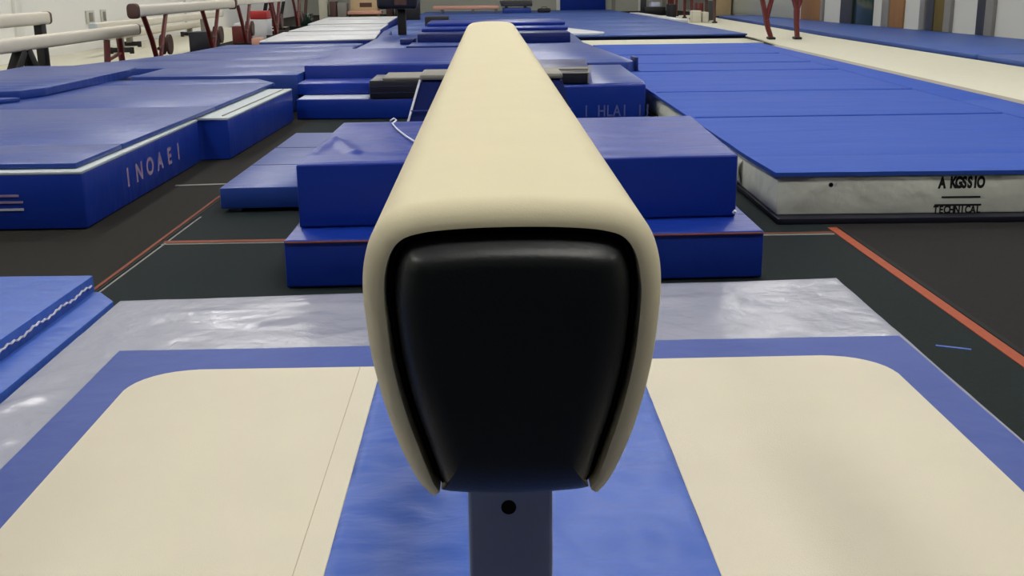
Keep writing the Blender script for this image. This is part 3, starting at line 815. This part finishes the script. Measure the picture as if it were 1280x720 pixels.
def far_beam(label, x, y0, y1, ztop, legm, legs, cap='brown', x1=None, group='beams along the left wall', style='V', capr=1.0, fw=.20):
    if x1 is None: x1 = x
    xx = lambda y: x + (x1 - x) * (y - y0) / (y1 - y0)
    t = thing('balance_beam', label, 'balance beam', (x, (y0 + y1) / 2, 0), group)
    zc = ztop - .08
    bm = bmesh.new()
    add_loft(bm, beam_profile(), [(xx(y0 + .05), y0 + .05, zc, 1), (xx(y1 - .05), y1 - .05, zc, 1)])
    link('beam_body', bm, M['beam_pale'], t)
    for ye, s in ((y0, 1), (y1, -1)):
        bm = bmesh.new()
        add_loft(bm, beam_profile(), [(xx(ye), ye, zc, .80 * capr), (xx(ye), ye + s * .01, zc, .95 * capr), (xx(ye), ye + s * .04, zc, 1.03 * capr), (xx(ye), ye + s * .09, zc, 1.03 * capr)])
        link('end_cap', bm, M[cap], t)
    for yl in legs:
        bm = bmesh.new()
        X = xx(yl)
        if style == 'V':
            add_tube(bm, [(X, yl - .62, zc - .06), (X, yl - .30, zc - .42), (X, yl - .08, .12)], .038, 10)
            add_tube(bm, [(X, yl + .55, zc - .06), (X, yl + .28, zc - .40), (X, yl + .02, .12)], .034, 10)
        elif style == 'A':
            add_rbar(bm, (X, yl + .05, zc - .06), (X, yl - .45, .10), .11, .13)
            add_rbar(bm, (X, yl + .15, zc - .06), (X, yl + .50, .10), .11, .13)
        elif style == 'I':
            add_rbar(bm, (X, yl, zc - .06), (X, yl, .10), .10, .16)
        leg = link('leg', bm, M[legm], t)
        bm = bmesh.new()
        add_rbar(bm, (X - fw, yl, .07), (X + fw, yl, .07), .10, .09, .01, Vector((0, 1, 0)))
        for s in (-1, 1): add_tube(bm, [(X + s * fw, yl, .001), (X + s * fw, yl, .12)], .045, 12)
        link('foot', bm, M['black'], leg)
        if style == 'V':
            bm = bmesh.new()
            for s in (-.05, .05): add_tube(bm, [(X + s - .02, yl + .42, .38), (X + s + .02, yl + .42, .38)], .15, 18)
            add_tube(bm, [(X, yl, .34), (X, yl + .42, .38)], .025, 8)
            link('wheel', bm, M['brown'], leg)
    return t
far_beam('cream beam nearest the left wall at the photo edge, on a black upright', -5.75, 9.4, 15.2, .925, 'black', [10.6, 14.9], style='I')
far_beam('low cream beam on splayed black and red legs right behind the left platform', -5.36, 7.3, 17.7, .680, 'black', [13.2], style='A')
far_beam('long cream beam with round brown end cap on dark red legs at left', -4.86, 15.9, 22.2, .98, 'red', [17.0, 20.4], style='V', capr=1.25)
far_beam('cream beam on dark red legs, second beyond the capped one', -4.90, 22.4, 28.0, 1.02, 'red', [23.4, 26.8], style='V')
far_beam('cream beam on dark red legs, farthest at left near the boxes', -5.35, 28.2, 33.6, 1.04, 'red', [29.4, 32.6], style='V')
far_beam('low white beam lying near the left wall behind the red legs', -7.0, 20.5, 30.5, .62, 'trimgrey', [22.0, 28.5], style='I', cap='rim')
far_beam('second low white beam against the left wall', -7.6, 23.0, 31.0, .36, 'trimgrey', [24.5, 29.5], style='I', cap='rim')
# extra legs of the low beam (red pair near its far end)
t = thing('beam_trestle', 'dark red trestle carrying the far end of the low cream beam', 'trestle', (-5.36, 16.5, 0))
for yl, dy in ((16.15, .10), (16.85, -.05)):
    bm = bmesh.new()
    add_tube(bm, [(-5.36, yl + dy, .505), (-5.36, yl, .03)], .045, 10)
    link('leg', bm, M['red'], t)
tube('crossbar', [(-5.36, 16.15, .22), (-5.36, 16.85, .30)], .025, M['red'], t, 8)
prism('foot', rect(-5.55, -5.18, 16.1, 16.22), 0, .05, M['black'], t, .01)
prism('foot', rect(-5.55, -5.18, 16.8, 16.92), 0, .05, M['black'], t, .01)

# things standing among the far left beams
def box_item(name, label, cat, x0, x1, y0, y1, z1, m, extra=None, group=None):
    t = thing(name, label, cat, ((x0 + x1) / 2, (y0 + y1) / 2, 0), group)
    prism('body', rect(x0, x1, y0, y1), .001, z1, m, t, .02)
    if extra: extra(t)
    return t
def lid(m, z, g=.02):
    def f(t):
        o = t.children[0]
        v = [Vector(c) + o.location + t.location for c in o.bound_box]
        xs = [p.x for p in v]; yy = [p.y for p in v]
        prism('lid', rect(min(xs) - g, max(xs) + g, min(yy) - g, max(yy) + g), z, z + .05, m, t, .01)
    return f
box_item('storage_crate', 'small white crate under a red block among the red beam legs at left', 'crate', -5.62, -5.22, 27.4, 28.0, .46, M['whitevinyl'])
o = box_item('storage_crate', 'red topped block on the white crate at left', 'crate', -5.62, -5.22, 27.4, 28.0, .19, M['redbright'])
o.location.z += .462
box_item('equipment_bag', 'pink and grey bag by the foot of the second red legged beam', 'bag', -4.70, -4.52, 22.9, 23.3, .22, M['salmon'])
box_item('equipment_bag', 'dark blue bag under the red legs at far left', 'bag', -5.6, -5.15, 21.6, 22.2, .40, M['blackvinyl'])
box_item('storage_box', 'dark brown box beside the cream pillar at the far left', 'box', -5.16, -4.95, 37.9, 38.5, .72, M['brown'])
box_item('storage_box', 'grey brown tapered box beside the dark brown one', 'box', -4.92, -4.62, 38, 38.6, .66, M['trimgrey'])
cb = box_item('storage_cabinet', 'tan wooden cabinet with pale shelf behind the white crash mats', 'cabinet', -4.50, -3.62, 38.2, 39.0, .95, M['tan'])
prism('shelf', rect(-4.55, -3.45, 37.7, 38.2), .30, .40, M['salmon'], cb, .01)
prism('dark_opening', rect(-4.2, -3.8, 38.185, 38.2), .52, .66, M['brown'], cb, 0)
prism('top_tray', rect(-4.3, -3.75, 38.1, 38.6), .95, 1.1, M['whitevinyl'], cb, .02)
box_item('storage_box', 'tall dark brown box right of the tan cabinet', 'box', -3.34, -3.12, 38.2, 38.8, 1.15, M['brown'])
box_item('storage_box', 'taupe box behind the white crash mats', 'box', -3.08, -2.75, 38.4, 39, 1.1, M['trimgrey'])
box_item('equipment_bag', 'large black bag behind the vaulting table', 'bag', -2.98, -2.2, 37.4, 38.1, .75, M['black'])
box_item('equipment_bag', 'low black bag right of the vaulting table at the back', 'bag', -1.6, -1.0, 29.5, 30.3, .30, M['black']).location.z = .115
cp = prism('pillar', rect(-5.52, -5.24, 38.0, 38.3), 0, 7.0, M['cream'], None, .02)
tag(cp, 'cream square pillar at the far left beside the stacked boxes', 'pillar')
for i, (x, y, ln) in enumerate(((-6.0, 30.6, .35), (-6.05, 31.4, .45), (-6.1, 33.8, .35), (-5.75, 35.2, .1), (-5.80, 36.6, .2))):
    t = thing('equipment_stand', ['leaning dark stand nearest among the far left beams', 'second leaning dark stand among the far left beams', 'third leaning dark stand among the far left beams',
              'upright brown stand near the cream pillar', 'brown stand next to the cream pillar'][i], 'stand', (x, y, 0), 'dark stands among the far left beams')
    tube('pole', [(x, y, .04), (x + ln, y, 1.5)], .05, M['brown' if i > 2 else 'black'], t, 8)
    prism('foot', rect(x - .2, x + .2, y - .2, y + .2), .001, .05, M['black'], t, .01)

# ------------------------------------------------------------------ right: training bars on dark red legs
def bar_leg(bm, x, y, lean, top, spread, zj):
    fx_, fy = x, y
    j = (x - lean, y, zj)
    add_tube(bm, [(fx_, fy, .05), ((fx_ + j[0]) / 2 - .01, fy, zj / 2 + .02), j], [.040, .045, .055], 10)
    add_tube(bm, [j, (j[0] - spread, y, top)], [.045, .038], 10)
    add_tube(bm, [j, (j[0] + spread * .9, y, top)], [.042, .036], 10)
def training_bar(label, x, y, lean, spread, zj, ln=1.6, m='red'):
    t = thing('training_bar', label, 'training bar', (x, y, .02), 'training bars on dark red legs')
    bm = bmesh.new(); bar_leg(bm, x, y, lean, 1.52, spread, zj); l1 = link('leg', bm, M[m], t)
    prism('rubber_foot', rect(x - .07, x + .07, y - .07, y + .09), .023, .07, M['black'], l1, .01)
    bm = bmesh.new(); bar_leg(bm, x + .03, y + ln, lean, 1.52, spread, zj); l2 = link('leg', bm, M[m], t)
    prism('rubber_foot', rect(x - .04, x + .10, y + ln - .07, y + ln + .09), .023, .07, M['black'], l2, .01)
    bm = bmesh.new()
    add_loft(bm, beam_profile(), [(x - lean - .12, y - .6, 1.6, .9), (x - lean - .12, y - .57, 1.6, 1), (x - lean - .06, y + ln + .6, 1.6, 1)])
    link('padded_rail', bm, M['suede'], t)
    return t
training_bar('left one of the near pair of padded bars on forked dark red legs', 5.90, 23.7, .12, .28, .42, .2)
training_bar('right one of the near pair of padded bars on forked dark red legs', 6.42, 23.6, .04, .30, .62, .2)
training_bar('padded bar on dark red legs beyond the near pair, nearest of the far cluster', 6.66, 33.6, .02, .1, .9, 1.4, 'brown')
training_bar('padded bar on dark red legs in the far cluster, middle', 6.62, 37.2, .0, .10, .9, 1.5)
training_bar('padded bar on dark red legs in the far cluster, leftmost', 6.75, 41.0, .0, .10, .9, 1.5)
training_bar('padded bar on dark red legs at the back right, behind the whole far cluster', 7.30, 45.2, .0, .12, .9, 1.2)
box_item('foam_block', 'dark red foam block among the far red legs at right', 'foam block', 6.98, 7.18, 38.2, 38.7, .5, M['red']).location.z = .024
box_item('equipment_bag', 'purple red bag under the second red legged beam at left', 'bag', -5.45, -5.12, 24.6, 25.1, .40, M['red'])
box_item('foam_block', 'pale foam block on the floor between the far left beams', 'foam block', -5.7, -5.4, 26.0, 26.5, .42, M['whitevinyl'])
box_item('equipment_bag', 'dark green bag leaning by the dark stands at far left', 'bag', -5.55, -5.25, 34.3, 34.9, .42, M['glassgreen'])
box_item('storage_box', 'dark grey box among the far red legs at right', 'box', 6.95, 7.15, 36.0, 36.5, .6, M['doordark']).location.z = .024
box_item('storage_box', 'black box under the far red legs at right', 'box', 6.15, 6.40, 38.9, 39.5, .45, M['black']).location.z = .024
box_item('foam_block', 'small white foam block on the runway by the far red legs, left one', 'foam block', 6.12, 6.38, 34.2, 34.7, .34, M['cream']).location.z = .024
box_item('foam_block', 'small white foam block on the runway by the far red legs, right one', 'foam block', 6.42, 6.60, 34.2, 34.7, .30, M['cream']).location.z = .024
box_item('equipment_bag', 'low black bag beside the far edge of the exercise floor', 'bag', 5.9, 6.7, 43.2, 44, .30, M['black'])
box_item('equipment_bag', 'pale grey bag behind the low black bag at the far right', 'bag', 6.3, 6.65, 44.3, 44.8, .45, M['strap'])
box_item('storage_cabinet', 'beige cabinet with dark opening near the right wall', 'cabinet', 8.1, 8.75, 41.2, 42, 1.4, M['tan'])
tag(prism('floor_strip', [(5.28, 42.6), (5.60, 42.6), (5.95, 34.0), (5.58, 34.0)], .001, .13, M['whitevinyl'], None, .01), 'narrow white edge pad along the right side of the exercise floor', 'edge pad')
box_item('whiteboard_stand', 'small dark stand at the back wall right of the blue wall pad', 'stand', 6.55, 6.75, 48.8, 49.2, .75, M['doordark'])

# ------------------------------------------------------------------ world, camera, colour
w = bpy.data.worlds.new('world'); S.world = w; w.use_nodes = True
w.node_tree.nodes['Background'].inputs[0].default_value = (.5, .52, .55, 1)
w.node_tree.nodes['Background'].inputs[1].default_value = .05

F = 1400.0
pitch = math.atan2(380, F); yaw = math.atan2(27, F / math.cos(pitch)); roll = math.radians(.7)
f = Vector((math.sin(yaw) * math.cos(pitch), math.cos(yaw) * math.cos(pitch), -math.sin(pitch)))
r = Vector((math.cos(yaw), -math.sin(yaw), 0)); u = r.cross(f)
r2 = math.cos(roll) * r - math.sin(roll) * u; u2 = r2.cross(f)
cam = bpy.data.cameras.new('camera'); co = bpy.data.objects.new('camera', cam); COL.objects.link(co)
R = Matrix((r2, u2, -f)).transposed().to_4x4()
co.matrix_world = Matrix.Translation((0, 0, 1.2)) @ R
cam.sensor_width = 36; cam.lens = 36 * F / 1280; cam.clip_start = .02; cam.clip_end = 200
S.camera = co
S.view_settings.view_transform = 'Standard'; S.view_settings.look = 'None'
S.view_settings.gamma = 1; S.view_settings.exposure = -0.08
S.view_settings.use_curve_mapping = False
